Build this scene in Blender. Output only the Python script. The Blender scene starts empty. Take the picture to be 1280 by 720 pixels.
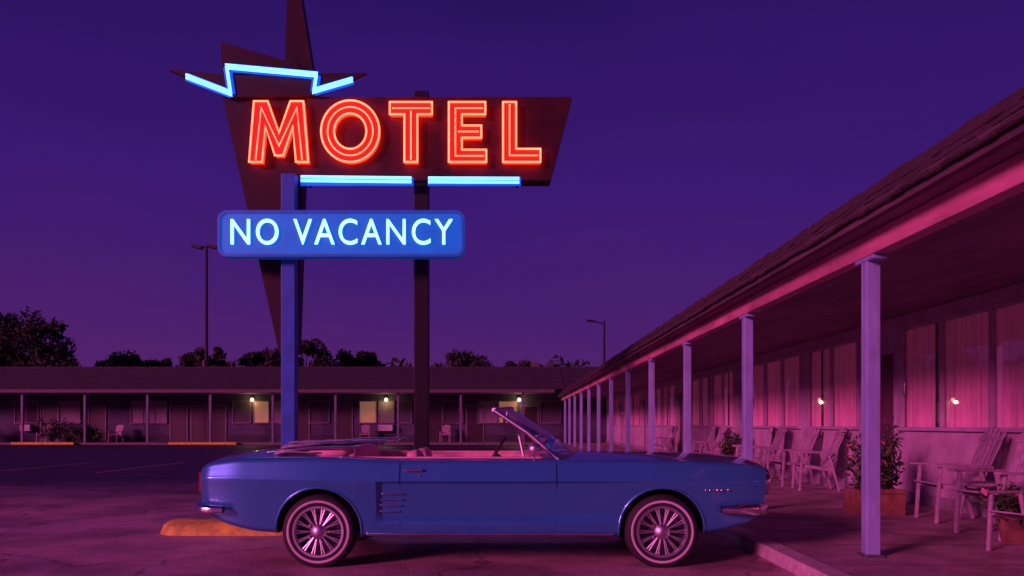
import bpy, bmesh, math, random
import numpy as np
from mathutils import Vector, Matrix, noise as mnoise
random.seed(7)
scene=bpy.context.scene
H=1.16
# ------------------------------------------------------------------ materials
def mat(name,col,rough=0.6,metal=0.0,var=0.15,scale=4.0,bump=0.0,bscale=60.0,coat=0.0,col2=None,stretch=(1,1,1),rvar=0.0,spec=None,glow=None):
    m=bpy.data.materials.new(name); m.use_nodes=True
    nt=m.node_tree; N=nt.nodes; L=nt.links
    b=N["Principled BSDF"]
    b.inputs["Roughness"].default_value=rough; b.inputs["Metallic"].default_value=metal
    b.inputs["Coat Weight"].default_value=coat; b.inputs["Coat Roughness"].default_value=0.05
    if spec is not None: b.inputs["Specular IOR Level"].default_value=spec
    if glow: b.inputs["Emission Color"].default_value=(*glow[0],1); b.inputs["Emission Strength"].default_value=glow[1]
    tc=N.new("ShaderNodeTexCoord"); mp=N.new("ShaderNodeMapping"); mp.inputs["Scale"].default_value=stretch
    L.new(tc.outputs["Object"],mp.inputs[0])
    n=N.new("ShaderNodeTexNoise"); n.inputs["Scale"].default_value=scale; n.inputs["Detail"].default_value=6; n.inputs["Roughness"].default_value=0.65
    L.new(mp.outputs[0],n.inputs["Vector"])
    r=N.new("ShaderNodeValToRGB")
    c2=col2 if col2 else tuple(c*(1-2*var) for c in col)
    c1=col if col2 else tuple(min(1,c*(1+var)) for c in col)
    r.color_ramp.elements[0].position=0.32; r.color_ramp.elements[1].position=0.68
    r.color_ramp.elements[0].color=(*c2,1); r.color_ramp.elements[1].color=(*c1,1)
    L.new(n.outputs["Fac"],r.inputs[0]); L.new(r.outputs[0],b.inputs["Base Color"])
    if rvar>0:
        mr=N.new("ShaderNodeMapRange"); mr.inputs["To Min"].default_value=rough-rvar; mr.inputs["To Max"].default_value=rough+rvar
        mr.inputs["From Min"].default_value=0.3; mr.inputs["From Max"].default_value=0.7
        L.new(n.outputs["Fac"],mr.inputs[0]); L.new(mr.outputs[0],b.inputs["Roughness"])
    if bump>0:
        n2=N.new("ShaderNodeTexNoise"); n2.inputs["Scale"].default_value=bscale; n2.inputs["Detail"].default_value=4
        L.new(mp.outputs[0],n2.inputs["Vector"])
        bp=N.new("ShaderNodeBump"); bp.inputs["Strength"].default_value=bump; bp.inputs["Distance"].default_value=0.02
        L.new(n2.outputs["Fac"],bp.inputs["Height"]); L.new(bp.outputs[0],b.inputs["Normal"])
    return m
def emit(name,col,s):
    m=bpy.data.materials.new(name); m.use_nodes=True; nt=m.node_tree
    b=nt.nodes["Principled BSDF"]; b.inputs["Base Color"].default_value=(*[min(1,c*.3) for c in col],1); b.inputs["Roughness"].default_value=.4
    b.inputs["Emission Color"].default_value=(*col,1); b.inputs["Emission Strength"].default_value=s
    n=nt.nodes.new("ShaderNodeTexNoise"); n.inputs["Scale"].default_value=3
    tc=nt.nodes.new("ShaderNodeTexCoord"); nt.links.new(tc.outputs["Object"],n.inputs["Vector"])
    mr=nt.nodes.new("ShaderNodeMapRange"); mr.inputs["To Min"].default_value=s*.75; mr.inputs["To Max"].default_value=s*1.25
    nt.links.new(n.outputs["Fac"],mr.inputs[0]); nt.links.new(mr.outputs[0],b.inputs["Emission Strength"])
    return m
def glassmat(name,tint=(.8,.8,.9),k=1.0,rough=.03,fac=0.0):
    m=bpy.data.materials.new(name); m.use_nodes=True; nt=m.node_tree; N=nt.nodes; N.clear()
    o=N.new("ShaderNodeOutputMaterial"); mx=N.new("ShaderNodeMixShader"); t=N.new("ShaderNodeBsdfTransparent"); g=N.new("ShaderNodeBsdfGlossy")
    t.inputs[0].default_value=(*tint,1); g.inputs["Roughness"].default_value=rough; g.inputs[0].default_value=(.9,.9,.95,1)
    f=N.new("ShaderNodeFresnel"); f.inputs[0].default_value=1.5
    a=N.new("ShaderNodeMath"); a.operation='MULTIPLY_ADD'; a.inputs[1].default_value=k; a.inputs[2].default_value=fac; a.use_clamp=True
    nt.links.new(f.outputs[0],a.inputs[0]); nt.links.new(a.outputs[0],mx.inputs[0]); nt.links.new(t.outputs[0],mx.inputs[1]); nt.links.new(g.outputs[0],mx.inputs[2]); nt.links.new(mx.outputs[0],o.inputs[0])
    return m

# ------------------------------------------------------------------ mesh builder
class MB:
    def __init__(s): s.v=[]; s.f=[]; s.m=[]
    def add(s,vs,fs,m):
        o=len(s.v); s.v+= [tuple(v) for v in vs]; s.f+=[tuple(i+o for i in f) for f in fs]; s.m+=[m]*len(fs)
    def box(s,c,d,m=0,rot=None):
        vs=[]
        for sx in(-.5,.5):
            for sy in(-.5,.5):
                for sz in(-.5,.5):
                    p=Vector((sx*d[0],sy*d[1],sz*d[2]))
                    if rot is not None: p=rot@p
                    vs.append(p+Vector(c))
        s.add(vs,[(0,1,3,2),(4,6,7,5),(0,4,5,1),(2,3,7,6),(0,2,6,4),(1,5,7,3)],m)
    def bb(s,x0,x1,y0,y1,z0,z1,m=0): s.box(((x0+x1)/2,(y0+y1)/2,(z0+z1)/2),(abs(x1-x0),abs(y1-y0),abs(z1-z0)),m)
    def prism(s,poly,y0,y1,m=0,mf=None):
        n=len(poly); vs=[(x,y0,z) for x,z in poly]+[(x,y1,z) for x,z in poly]
        s.add(vs,[(i,(i+1)%n,n+(i+1)%n,n+i) for i in range(n)]+[tuple(range(n,2*n))],m)
        s.add(vs[:n],[tuple(range(n))[::-1]],m if mf is None else mf)
    def ring(s,o,i,y0,y1,m=0,mf=None):
        n=len(o); vs=[(x,y0,z) for x,z in o]+[(x,y0,z) for x,z in i]+[(x,y1,z) for x,z in o]+[(x,y1,z) for x,z in i]
        F=[];S=[]
        for k in range(n):
            j=(k+1)%n
            F.append((k,j,n+j,n+k)); S.append((k,j,2*n+j,2*n+k)); S.append((n+k,n+j,3*n+j,3*n+k)); S.append((2*n+k,2*n+j,3*n+j,3*n+k))
        s.add(vs,F,m if mf is None else mf); s.add(vs,S,m)
    def cyl(s,p0,p1,r0,r1=None,n=12,m=0,cap=True):
        r1=r0 if r1 is None else r1; p0=Vector(p0);p1=Vector(p1); t=(p1-p0).normalized()
        a=t.orthogonal().normalized(); b=t.cross(a); vs=[]
        for p,r in((p0,r0),(p1,r1)):
            for k in range(n):
                an=2*math.pi*k/n; vs.append(p+a*math.cos(an)*r+b*math.sin(an)*r)
        fs=[(k,(k+1)%n,n+(k+1)%n,n+k) for k in range(n)]
        if cap: fs+=[tuple(range(n))[::-1],tuple(range(n,2*n))]
        s.add(vs,fs,m)
    def tube(s,path,r,m=0,n=8,closed=False):
        P=[Vector(p) for p in path]; L=len(P); vs=[]; prev=None
        for i in range(L):
            a=P[i-1] if (i>0 or closed) else None; c=P[(i+1)%L] if (i<L-1 or closed) else None
            t1=(P[i]-a).normalized() if a is not None else None; t2=(c-P[i]).normalized() if c is not None else None
            t=((t1 or Vector())+(t2 or Vector())).normalized()
            sc=1.0
            if t1 and t2: sc=1/max(.5,t.dot(t1))
            if prev is None:
                u=t.orthogonal().normalized()
                if abs(t.y)<.9: u=(Vector((0,1,0))-t*t.y).normalized()
            else: u=(prev-t*prev.dot(t)).normalized()
            prev=u; w=t.cross(u)
            for k in range(n):
                an=2*math.pi*k/n; vs.append(P[i]+u*math.cos(an)*r+w*math.sin(an)*r*sc)
        fs=[]
        for i in range(L if closed else L-1):
            j=(i+1)%L
            for k in range(n):
                l=(k+1)%n; fs.append((i*n+k,i*n+l,j*n+l,j*n+k))
        if not closed: fs+=[tuple(range(n))[::-1],tuple((L-1)*n+k for k in range(n))]
        s.add(vs,fs,m)
    def lathe(s,prof,c,n=40,m=0,axis='Y',closed=False,sgn=1):
        vs=[]; L=len(prof)
        for r,h in prof:
            for k in range(n):
                a=2*math.pi*k/n; x=r*math.cos(a); z=r*math.sin(a)
                vs.append((c[0]+x,c[1]+sgn*h,c[2]+z) if axis=='Y' else (c[0]+x,c[1]+z,c[2]+h))
        fs=[]
        for i in range(L if closed else L-1):
            j=(i+1)%L
            for k in range(n):
                l=(k+1)%n; fs.append((i*n+k,i*n+l,j*n+l,j*n+k))
        s.add(vs,fs,m)
    def grid(s,G,m=0):
        R=len(G);C=len(G[0]); vs=[p for r in G for p in r]
        s.add(vs,[(i*C+j,i*C+j+1,(i+1)*C+j+1,(i+1)*C+j) for i in range(R-1) for j in range(C-1)],m)
    def obj(s,name,mats,parent=None,smooth=35,bevel=0,loc=None,fixn=True):
        me=bpy.data.meshes.new(name); me.from_pydata(s.v,[],s.f)
        for m in mats: me.materials.append(m)
        me.polygons.foreach_set("material_index",s.m); finish(me,smooth,fixn)
        o=bpy.data.objects.new(name,me); scene.collection.objects.link(o)
        if parent: o.parent=parent
        if loc: o.location=loc
        if bevel:
            b=o.modifiers.new("b","BEVEL"); b.width=bevel; b.segments=2; b.limit_method='ANGLE'; b.angle_limit=math.radians(50)
        return o
def finish(me,smooth=35,fixn=True):
    bm=bmesh.new(); bm.from_mesh(me)
    if fixn: bmesh.ops.recalc_face_normals(bm,faces=bm.faces)
    for f in bm.faces: f.smooth=smooth>0
    if smooth>0:
        for e in bm.edges:
            e.smooth = not(len(e.link_faces)==2 and e.calc_face_angle(0)>math.radians(smooth))
    bm.to_mesh(me); bm.free(); me.update()
def empty(name,loc=(0,0,0)):
    e=bpy.data.objects.new(name,None); e.location=loc; e.empty_display_size=.3; scene.collection.objects.link(e); return e
def catmull(xs,ys,q):
    xs=np.array(xs,float); ys=np.array(ys,float); m=np.zeros(len(xs))
    d=np.diff(ys)/np.diff(xs)
    m[1:-1]=np.where(d[:-1]*d[1:]>0,2*d[:-1]*d[1:]/(d[:-1]+d[1:]+1e-12),0); m[0]=d[0]; m[-1]=d[-1]
    q=np.clip(q,xs[0],xs[-1]); i=np.clip(np.searchsorted(xs,q)-1,0,len(xs)-2); h=xs[i+1]-xs[i]; t=(q-xs[i])/h
    return (2*t**3-3*t**2+1)*ys[i]+(t**3-2*t**2+t)*h*m[i]+(-2*t**3+3*t**2)*ys[i+1]+(t**3-t**2)*h*m[i+1]

# ------------------------------------------------------------------ world, sun, camera
w=bpy.data.worlds.new("World"); scene.world=w; w.use_nodes=True
nt=w.node_tree; N=nt.nodes; L=nt.links; bg=N["Background"]
tc=N.new("ShaderNodeTexCoord"); sep=N.new("ShaderNodeSeparateXYZ"); L.new(tc.outputs["Generated"],sep.inputs[0])
nz=N.new("ShaderNodeTexNoise"); nz.inputs["Scale"].default_value=1.6; nz.inputs["Detail"].default_value=4
mpw=N.new("ShaderNodeMapping"); mpw.inputs["Scale"].default_value=(1,1,3.5); L.new(tc.outputs["Generated"],mpw.inputs[0]); L.new(mpw.outputs[0],nz.inputs["Vector"])
ma=N.new("ShaderNodeMath"); ma.operation='MULTIPLY_ADD'; ma.inputs[1].default_value=.26; L.new(nz.outputs["Fac"],ma.inputs[0])
sb=N.new("ShaderNodeMath"); sb.operation='SUBTRACT'; sb.inputs[1].default_value=.13; L.new(sep.outputs["Z"],sb.inputs[0]); L.new(sb.outputs[0],ma.inputs[2])
cr=N.new("ShaderNodeValToRGB"); L.new(ma.outputs[0],cr.inputs[0])
el=cr.color_ramp.elements; el[0].position=0.0; el[0].color=(.100,.017,.140,1); el[1].position=1.0; el[1].color=(.012,.003,.075,1)
for p,c in((.12,(.072,.0135,.150)),(.28,(.044,.0095,.165)),(.48,(.022,.0055,.112))):
    e=el.new(p); e.color=(*c,1)
sky=N.new("ShaderNodeTexSky"); sky.sky_type='NISHITA'; sky.sun_disc=False
SD=Vector((.70,.66,-.27)).normalized()
sky.sun_elevation=math.asin(-SD.z); sky.sun_rotation=math.atan2(-SD.x,-SD.y)
mul=N.new("ShaderNodeVectorMath"); mul.operation='SCALE'; mul.inputs["Scale"].default_value=.0003; L.new(sky.outputs[0],mul.inputs[0])
ad=N.new("ShaderNodeVectorMath"); ad.operation='ADD'; L.new(cr.outputs[0],ad.inputs[0]); L.new(mul.outputs[0],ad.inputs[1])
L.new(ad.outputs[0],bg.inputs["Color"]); bg.inputs["Strength"].default_value=1.0
sl=bpy.data.lights.new("sun","SUN"); sl.energy=3.3; sl.angle=math.radians(12); sl.color=(1,.15,.50)
so=bpy.data.objects.new("sun",sl); so.rotation_euler=SD.to_track_quat('-Z','Y').to_euler(); scene.collection.objects.link(so)
cam=bpy.data.cameras.new("camera"); co=bpy.data.objects.new("camera",cam); scene.collection.objects.link(co); scene.camera=co
cam.sensor_width=36; cam.lens=1000/1280*36; cam.shift_y=(530-360)/1280; co.location=(0,0,H); co.rotation_euler=(math.pi/2,0,0); cam.clip_end=3000; cam.clip_start=.05
scene.view_settings.view_transform='Standard'; scene.view_settings.look='None'; scene.view_settings.exposure=0

# ------------------------------------------------------------------ ground
def asphalt():
    m=bpy.data.materials.new("asphalt"); m.use_nodes=True; nt=m.node_tree; N=nt.nodes; L=nt.links; b=N["Principled BSDF"]
    geo=N.new("ShaderNodeNewGeometry")
    def noise(s,d=5,r=.6,vec=None):
        n=N.new("ShaderNodeTexNoise"); n.inputs["Scale"].default_value=s; n.inputs["Detail"].default_value=d; n.inputs["Roughness"].default_value=r
        L.new(vec or geo.outputs["Position"],n.inputs["Vector"]); return n.outputs["Fac"]
    def ramp(i,a,c,pa,pc):
        r=N.new("ShaderNodeValToRGB"); r.color_ramp.elements[0].position=pa; r.color_ramp.elements[1].position=pc
        r.color_ramp.elements[0].color=(*a,1); r.color_ramp.elements[1].color=(*c,1); L.new(i,r.inputs[0]); return r.outputs[0]
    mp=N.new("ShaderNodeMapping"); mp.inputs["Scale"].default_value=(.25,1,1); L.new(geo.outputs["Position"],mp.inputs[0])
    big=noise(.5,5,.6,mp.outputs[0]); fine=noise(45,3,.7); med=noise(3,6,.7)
    far_dark=ramp(med,(.028,.024,.03),(.05,.042,.052),.3,.7)
    near_lit=ramp(med,(.36,.21,.25),(.62,.38,.42),.3,.7)  # magenta light on the near ground, painted into its colour
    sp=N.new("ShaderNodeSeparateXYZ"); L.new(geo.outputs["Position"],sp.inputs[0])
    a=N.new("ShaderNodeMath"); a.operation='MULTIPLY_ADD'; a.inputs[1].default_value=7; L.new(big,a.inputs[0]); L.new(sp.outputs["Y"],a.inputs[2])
    mr=N.new("ShaderNodeMapRange"); mr.inputs["From Min"].default_value=12.5; mr.inputs["From Max"].default_value=20.5; mr.interpolation_type='SMOOTHSTEP'; L.new(a.outputs[0],mr.inputs[0])  # fades the painted light out with distance
    mx=N.new("ShaderNodeMix"); mx.data_type='RGBA'; L.new(mr.outputs[0],mx.inputs[0]); L.new(near_lit,mx.inputs[6]); L.new(far_dark,mx.inputs[7])
    st=ramp(noise(.9,4,.55),(.45,.45,.45),(1,1,1),.38,.55)
    m2=N.new("ShaderNodeMix"); m2.data_type='RGBA'; m2.blend_type='MULTIPLY'; m2.inputs[0].default_value=.8; L.new(mx.outputs[2],m2.inputs[6]); L.new(st,m2.inputs[7])
    fr=ramp(fine,(.6,.6,.6),(1.25,1.25,1.25),.35,.65)
    m3=N.new("ShaderNodeMix"); m3.data_type='RGBA'; m3.blend_type='MULTIPLY'; m3.inputs[0].default_value=1; L.new(m2.outputs[2],m3.inputs[6]); L.new(fr,m3.inputs[7])
    v=N.new("ShaderNodeTexVoronoi"); v.feature='DISTANCE_TO_EDGE'; v.inputs["Scale"].default_value=.33
    wv=N.new("ShaderNodeVectorMath"); wv.operation='ADD'; nn=N.new("ShaderNodeTexNoise"); nn.inputs["Scale"].default_value=1.5; nn.inputs["Detail"].default_value=6; L.new(geo.outputs["Position"],nn.inputs["Vector"])
    L.new(geo.outputs["Position"],wv.inputs[0]); L.new(nn.outputs["Color"],wv.inputs[1]); L.new(wv.outputs[0],v.inputs["Vector"])
    ck=ramp(v.outputs["Distance"],(.3,.3,.3),(1,1,1),.0,.012)
    m4=N.new("ShaderNodeMix"); m4.data_type='RGBA'; m4.blend_type='MULTIPLY'; m4.inputs[0].default_value=.8; L.new(m3.outputs[2],m4.inputs[6]); L.new(ck,m4.inputs[7])
    L.new(m4.outputs[2],b.inputs["Base Color"])
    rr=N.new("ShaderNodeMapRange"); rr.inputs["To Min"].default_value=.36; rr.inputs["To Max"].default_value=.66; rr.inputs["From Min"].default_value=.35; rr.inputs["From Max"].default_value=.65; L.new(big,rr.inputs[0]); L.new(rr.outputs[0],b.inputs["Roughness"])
    bp=N.new("ShaderNodeBump"); bp.inputs["Strength"].default_value=.6; bp.inputs["Distance"].default_value=.012; L.new(fine,bp.inputs["Height"]); L.new(bp.outputs[0],b.inputs["Normal"])
    return m
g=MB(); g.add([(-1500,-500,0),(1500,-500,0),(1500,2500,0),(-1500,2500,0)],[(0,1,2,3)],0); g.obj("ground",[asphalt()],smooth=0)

concrete=mat("concrete",(.36,.24,.27),.8,var=.25,scale=2.5,bump=.3,bscale=40)
kerbpaint=mat("kerb_paint",(.62,.5,.52),.7,col2=(.34,.27,.29),scale=9,bump=.2)
whiteline=mat("line_paint",(.42,.42,.42),.7,col2=(.12,.11,.12),scale=7)
yellow=mat("yellow_paint",(.75,.68,.05),.6,col2=(.30,.24,.06),scale=7,bump=.3)
sw=MB()
sw.bb(2.34,5.4,-2,45.7,0,.1,0)
for y in range(-2,46,1): sw.bb(2.5,5.395,y*1.0,y+.012,.1,.102,2)
sw.bb(2.18,2.337,-2,45.7,0,.115,1)
sw.obj("sidewalk",[concrete,kerbpaint,mat("joint",(.05,.045,.05),.9)],bevel=.012,smooth=0)
fs=MB(); fs.bb(-62,2.1,45.0,47.9,0,.1,0)
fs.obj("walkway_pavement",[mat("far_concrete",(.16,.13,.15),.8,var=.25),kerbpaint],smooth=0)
pl=MB()
for k in range(7): pl.bb(-7.2-2.7*k,-7.1-2.7*k,19,24,.004,.006,0)
for k in range(9): pl.bb(-30+k*2.8,-29.9+k*2.8,39.5,44.6,.004,.006,0)
pl.bb(-2.3,2.17,9.75,9.85,.004,.006,0); 
for k in range(8): pl.bb(-2.3,2.17,12.6+2.8*k,12.7+2.8*k,.004,.006,0)
pl.obj("parking_lines",[whiteline],smooth=0)
def stop(name,x0,x1,y0,y1,rot=0):
    s=MB(); n=10; h=.13; P=[]
    for hh,ins in((0,0),(h*.7,.03),(h,.09)):
        ring=[]
        yc=(y0+y1)/2; r=(y1-y0)/2-ins
        for k in range(n+1):
            a=-math.pi/2+math.pi*k/n; ring.append((x1-.25+math.cos(a)*r,yc+math.sin(a)*r,hh))
        for k in range(n+1):
            a=math.pi/2+math.pi*k/n; ring.append((x0+.25+math.cos(a)*r,yc+math.sin(a)*r,hh))
        P.append(ring)
    M=len(P[0]); vs=P[0]+P[1]+P[2]; fcs=[(i*M+k,i*M+(k+1)%M,(i+1)*M+(k+1)%M,(i+1)*M+k) for i in range(2) for k in range(M)]+[tuple(2*M+k for k in range(M))]
    s.add(vs,fcs,0); return s.obj(name,[yellow],smooth=40)
stop("parking_stop",-3.72,-1.6,8.3,8.85)
ks=MB(); ks.bb(-28,-24.5,44.7,44.98,0,.14,0); ks.bb(-19.2,-15.4,44.7,44.98,0,.14,0); ks.obj("yellow_kerb",[yellow],bevel=.02,smooth=0)

# ------------------------------------------------------------------ materials for buildings
wallm=mat("stucco_wall",(.44,.31,.42),.85,var=.12,scale=3,bump=.35,bscale=90)
postm=mat("post_paint",(.26,.34,.58),.55,var=.14,scale=6,bump=.08,bscale=30,stretch=(1,1,.3))
beamm=mat("beam_red_light",(.60,.20,.30),.5,var=.25,scale=3,bump=.15,stretch=(1,.3,1))  # red neon light on the beam is put into its base colour
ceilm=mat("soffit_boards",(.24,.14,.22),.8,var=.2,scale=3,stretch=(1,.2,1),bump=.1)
shinglem=mat("wood_shingle",(.06,.035,.038),.9,col2=(.03,.018,.022),scale=9,bump=.5,bscale=50)
framem=mat("window_frame",(.42,.30,.42),.5,var=.1)
doorm=mat("door_paint",(.10,.03,.06),.45,var=.2,scale=5)
curtm=mat("curtain_cloth",(.80,.36,.52),.9,var=.14,scale=8,stretch=(1,1,.15),glow=((1,.16,.42),.035))  # weak pink emission added to brighten the cloth, no lamp behind it
glassw=glassmat("window_glass",(.93,.9,.93),.20,.02)
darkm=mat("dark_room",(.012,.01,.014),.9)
chromem=mat("chrome",(.75,.75,.78),.16,1.0,var=.05,rvar=.05)
wheelchrome=mat("satin_chrome",(.62,.62,.66),.42,1.0,var=.05)
metalm=mat("grey_metal",(.25,.25,.28),.4,.8)
wallbase=mat("wall_base",(.26,.2,.26),.85,var=.2,scale=4,bump=.3)

# ------------------------------------------------------------------ right wing
RW=empty("motel_wing"); WX=5.4
Y0,Y1=-2.0,45.7
y=-2.85
ops=[]
while y<44:
    ops.append(('w',y+.1,y+3.25,3)); ops.append(('d',y+3.4+.0,y+4.22)); ops.append(('w',y+4.6,y+6.75,2) ); y+=7.0
ops=[o for o in ops if o[1]>-5.2 and o[2]<44.5]
ops=[(o[0],o[1]+3.7,o[2]+3.7)+tuple(o[3:]) for o in ops if o[2]+3.7<44.6]
ZS,ZT,ZC=1.12,2.5,2.66
W=MB(); FR=MB(); CU=MB(); GL=MB(); DR=MB()
cur=Y0
T=.16
for o in sorted(ops,key=lambda q:q[1]):
    W.bb(WX,WX+T,cur,o[1],.1,ZC,0)
    if o[0]=='w':
        a,b=o[1],o[2]
        W.bb(WX,WX+T,a,b,.1,ZS,0); W.bb(WX,WX+T,a,b,ZT,ZC,0)
        FR.bb(WX-.05,WX+.06,a-.04,b+.04,ZS-.05,ZS,0)
        FR.bb(WX-.02,WX+.06,a,b,ZT-.05,ZT+.001,0)
        n=o[3]
        for i in range(n+1):
            yy=a+(b-a)*i/n; yy=min(max(yy,a+.03),b-.03)
            FR.bb(WX-.022,WX+.030,yy-.028,yy+.028,ZS+.001,ZT-.051,0)
        for i in range(n):
            ya=a+(b-a)*i/n; yb=a+(b-a)*(i+1)/n
            GL.add([(WX+.01,ya,ZS),(WX+.01,yb,ZS),(WX+.01,yb,ZT),(WX+.01,ya,ZT)],[(0,1,2,3)],0)
        M=int((b-a)/.016); ph=random.random()*9
        cols=[]
        for i in range(M+1):
            yy=a+(b-a)*i/M
            d=.022*math.sin(yy*2*math.pi/.135+ph+1.2*math.sin(yy*3+ph))+.009*math.sin(yy*2*math.pi/.061)
            cols.append([(WX+.062+d,yy,ZS-.02),(WX+.062+d*.9,yy+.01,(ZS+ZT)/2),(WX+.062+d*.7,yy,ZT)])
        CU.grid(cols,0)
        gy=a+(b-a)*random.choice([.28,.5,.72]); CU.bb(WX+.024,WX+.028,gy-.03,gy+.03,ZS,ZT,1)
    else:
        a,b=o[1],o[2]
        W.bb(WX,WX+T,a,b,2.22,ZC,0)
        DR.bb(WX+.06,WX+.10,a+.05,b-.05,.1,2.17,0)
        for s0,s1 in((a,a+.05),(b-.05,b)): DR.bb(WX-.015,WX+.12,s0,s1,.1,2.22,1)
        DR.bb(WX-.015,WX+.12,a+.051,b-.051,2.17,2.22,1)
        for zz in((.3,1.0),(1.15,2.0)):
            DR.bb(WX+.052,WX+.062,a+.16,b-.16,zz[0],zz[1],2)
        DR.cyl((WX+.0,a+.13,1.08),(WX+.06,a+.13,1.08),.03,n=12,m=3)
        DR.bb(WX-.02,WX+.0,a-.28,a-.14,1.55,1.75,3)
        DR.bb(WX-.09,WX,b+.1,b+.2,1.95,2.15,1)
    cur=o[2]
W.bb(WX,WX+T,cur,Y1,.1,ZC,0)
W.bb(WX-.025,WX-.001,Y0,Y1,.1,.24,1)
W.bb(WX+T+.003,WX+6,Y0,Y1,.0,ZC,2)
W.obj("walls",[wallm,wallbase,darkm],RW,smooth=0); FR.obj("window_frames",[framem],RW,bevel=.006,smooth=0)
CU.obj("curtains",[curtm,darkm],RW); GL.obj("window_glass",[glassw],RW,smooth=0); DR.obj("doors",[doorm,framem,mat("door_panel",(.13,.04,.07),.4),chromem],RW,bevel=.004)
PX=2.87; PO=MB(); yy=6.4-6.7
while yy<45:
    PO.bb(PX-.055,PX+.055,yy-.055,yy+.055,.11,2.49,0); PO.bb(PX-.08,PX+.08,yy-.08,yy+.08,.1,.125,1)
    PO.bb(PX-.06,PX+.06,yy-.16,yy+.16,2.452,2.489,0)
    yy+=3.35
PO.obj("posts",[postm,metalm],RW,bevel=.008,smooth=0)
RO=MB()
RO.bb(PX-.06,PX+.06,Y0,Y1,2.49,2.66,0)
yy=Y0
while yy<Y1:
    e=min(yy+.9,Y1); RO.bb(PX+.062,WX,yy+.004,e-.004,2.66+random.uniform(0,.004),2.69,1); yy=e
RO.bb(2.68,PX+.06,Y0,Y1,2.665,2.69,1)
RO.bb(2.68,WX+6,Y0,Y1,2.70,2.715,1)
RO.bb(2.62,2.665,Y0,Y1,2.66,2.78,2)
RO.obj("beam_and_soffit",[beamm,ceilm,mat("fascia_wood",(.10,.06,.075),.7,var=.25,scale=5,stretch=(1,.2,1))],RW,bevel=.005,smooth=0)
SH=MB()
for row in range(3):
    yy=Y0
    while yy<Y1:
        wd=random.uniform(.10,.22); j=random.uniform(-.006,.006)
        cx=2.60+row*.05+j; cz=2.79+row*.075+random.uniform(-.008,.008)
        SH.box((cx+.05,yy+wd/2,cz),(.20,wd-.008,.014+random.uniform(0,.008)),0,Matrix.Rotation(math.radians(-50+random.uniform(-2.5,2.5)),3,'Y')); yy+=wd
SH.add([(2.70,Y0,2.84),(2.70,Y1,2.84),(9.2,Y1,4.45),(9.2,Y0,4.45)],[(0,1,2,3)],0)
SH.add([(9.2,Y0,4.45),(9.2,Y1,4.45),(15,Y1,2.8),(15,Y0,2.8)],[(0,1,2,3)],0)
SH.obj("shingle_roof",[shinglem],RW,smooth=0)

# ------------------------------------------------------------------ far wing
FW=empty("motel_building"); FY=47.9
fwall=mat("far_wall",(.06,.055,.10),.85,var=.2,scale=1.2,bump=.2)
fdoor=mat("far_door",(.03,.012,.02),.5); froof=mat("far_roof",(.05,.042,.05),.9,col2=(.025,.02,.027),scale=2.0,bump=.6,bscale=9)
fwin=mat("far_curtain",(.22,.18,.22),.9,var=.2,scale=6,stretch=(6,1,.2)); fwinb=mat("far_curtain_dark",(.07,.05,.08),.9,var=.2,scale=6,stretch=(6,1,.2))
warm=emit("lit_curtain",(1,.50,.30),.16); lampm=emit("lamp_globe",(1,.75,.4),3)
F=MB(); F.bb(-62,14,FY,FY+6,.1,3.1,0)
F.bb(-62,14,FY-.03,FY-.002,.1,.5,3)
F.obj("walls",[fwall,fwall,darkm,mat("far_wall_base",(.04,.035,.05),.9)],FW,smooth=0)
X=lambda px:(px-640)*.0479
D=MB()
def fw(a,b,kind,z0=1.25,z1=2.5):
    a,b=X(a),X(b); D.bb(a,b,FY-.04,FY-.003,z0,z1,kind)
    D.bb(a-.06,a,FY-.09,FY-.003,z0-.06,z1+.06,3); D.bb(b,b+.06,FY-.09,FY-.003,z0-.06,z1+.06,3)
    D.bb(a,b,FY-.09,FY-.003,z1,z1+.06,3); D.bb(a,b,FY-.11,FY-.003,z0-.06,z0,3)
    n=max(1,round((b-a)/.8))
    for i in range(1,n): D.bb(a+(b-a)*i/n-.025,a+(b-a)*i/n+.025,FY-.07,FY-.041,z0,z1,3)
def fd(a):
    a=X(a); D.bb(a,a+.95,FY-.035,FY-.003,.1,2.2,2); D.bb(a-.07,a,FY-.06,FY-.003,.1,2.27,3); D.bb(a+.95,a+1.02,FY-.06,FY-.003,.1,2.27,3); D.bb(a,a+.95,FY-.06,FY-.003,2.2,2.27,3)
for a,b,k in((-330,-270,0),(-230,-180,1),(-120,-70,0),(-40,-5,1),(20,48,1),(75,100,0),(165,208,0),(292,313,1),(318,336,4),(338,355,0),(388,411,1),(450,470,4),(474,492,0),(498,514,1),(555,578,1),(598,621,0),(624,646,4),(676,700,1)): fw(a,b,k)
for a in (-150,-60,52,112,214,240,262,366,420,532,584,652,): fd(a)
D.bb(X(474),X(492),FY-.45,FY-.115,.75,1.12,5)
D.bb(X(30),X(42),FY-.4,FY-.115,.75,1.12,5)
lamps=[X(p) for p in (316,483,649)]
for lx in lamps:
    D.bb(lx-.08,lx+.08,FY-.14,FY-.003,2.72,2.78,3); D.lathe([(.0,2.5),(.08,2.52),(.11,2.6),(.08,2.69),(.0,2.72)],(lx,FY-.12,0),n=12,m=6,axis='Z')
D.obj("doors_and_windows",[fwin,fwinb,fdoor,mat("far_frame",(.15,.12,.17),.6),warm,mat("ac_unit",(.5,.5,.52),.5),lampm],FW,smooth=0)
for lx in lamps:
    l=bpy.data.lights.new("porch_lamp","POINT"); l.energy=12; l.color=(1,.62,.28); l.shadow_soft_size=.1
    o=bpy.data.objects.new("porch_lamp",l); o.location=(lx,FY-.42,2.45); o.parent=FW; scene.collection.objects.link(o)
R=MB(); EY=45.0
R.add([(-64,EY,3.12),(3.0,EY,3.12),(3.0,50.6,4.72),(-64,50.6,4.72)],[(0,1,2,3)],0)
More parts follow.
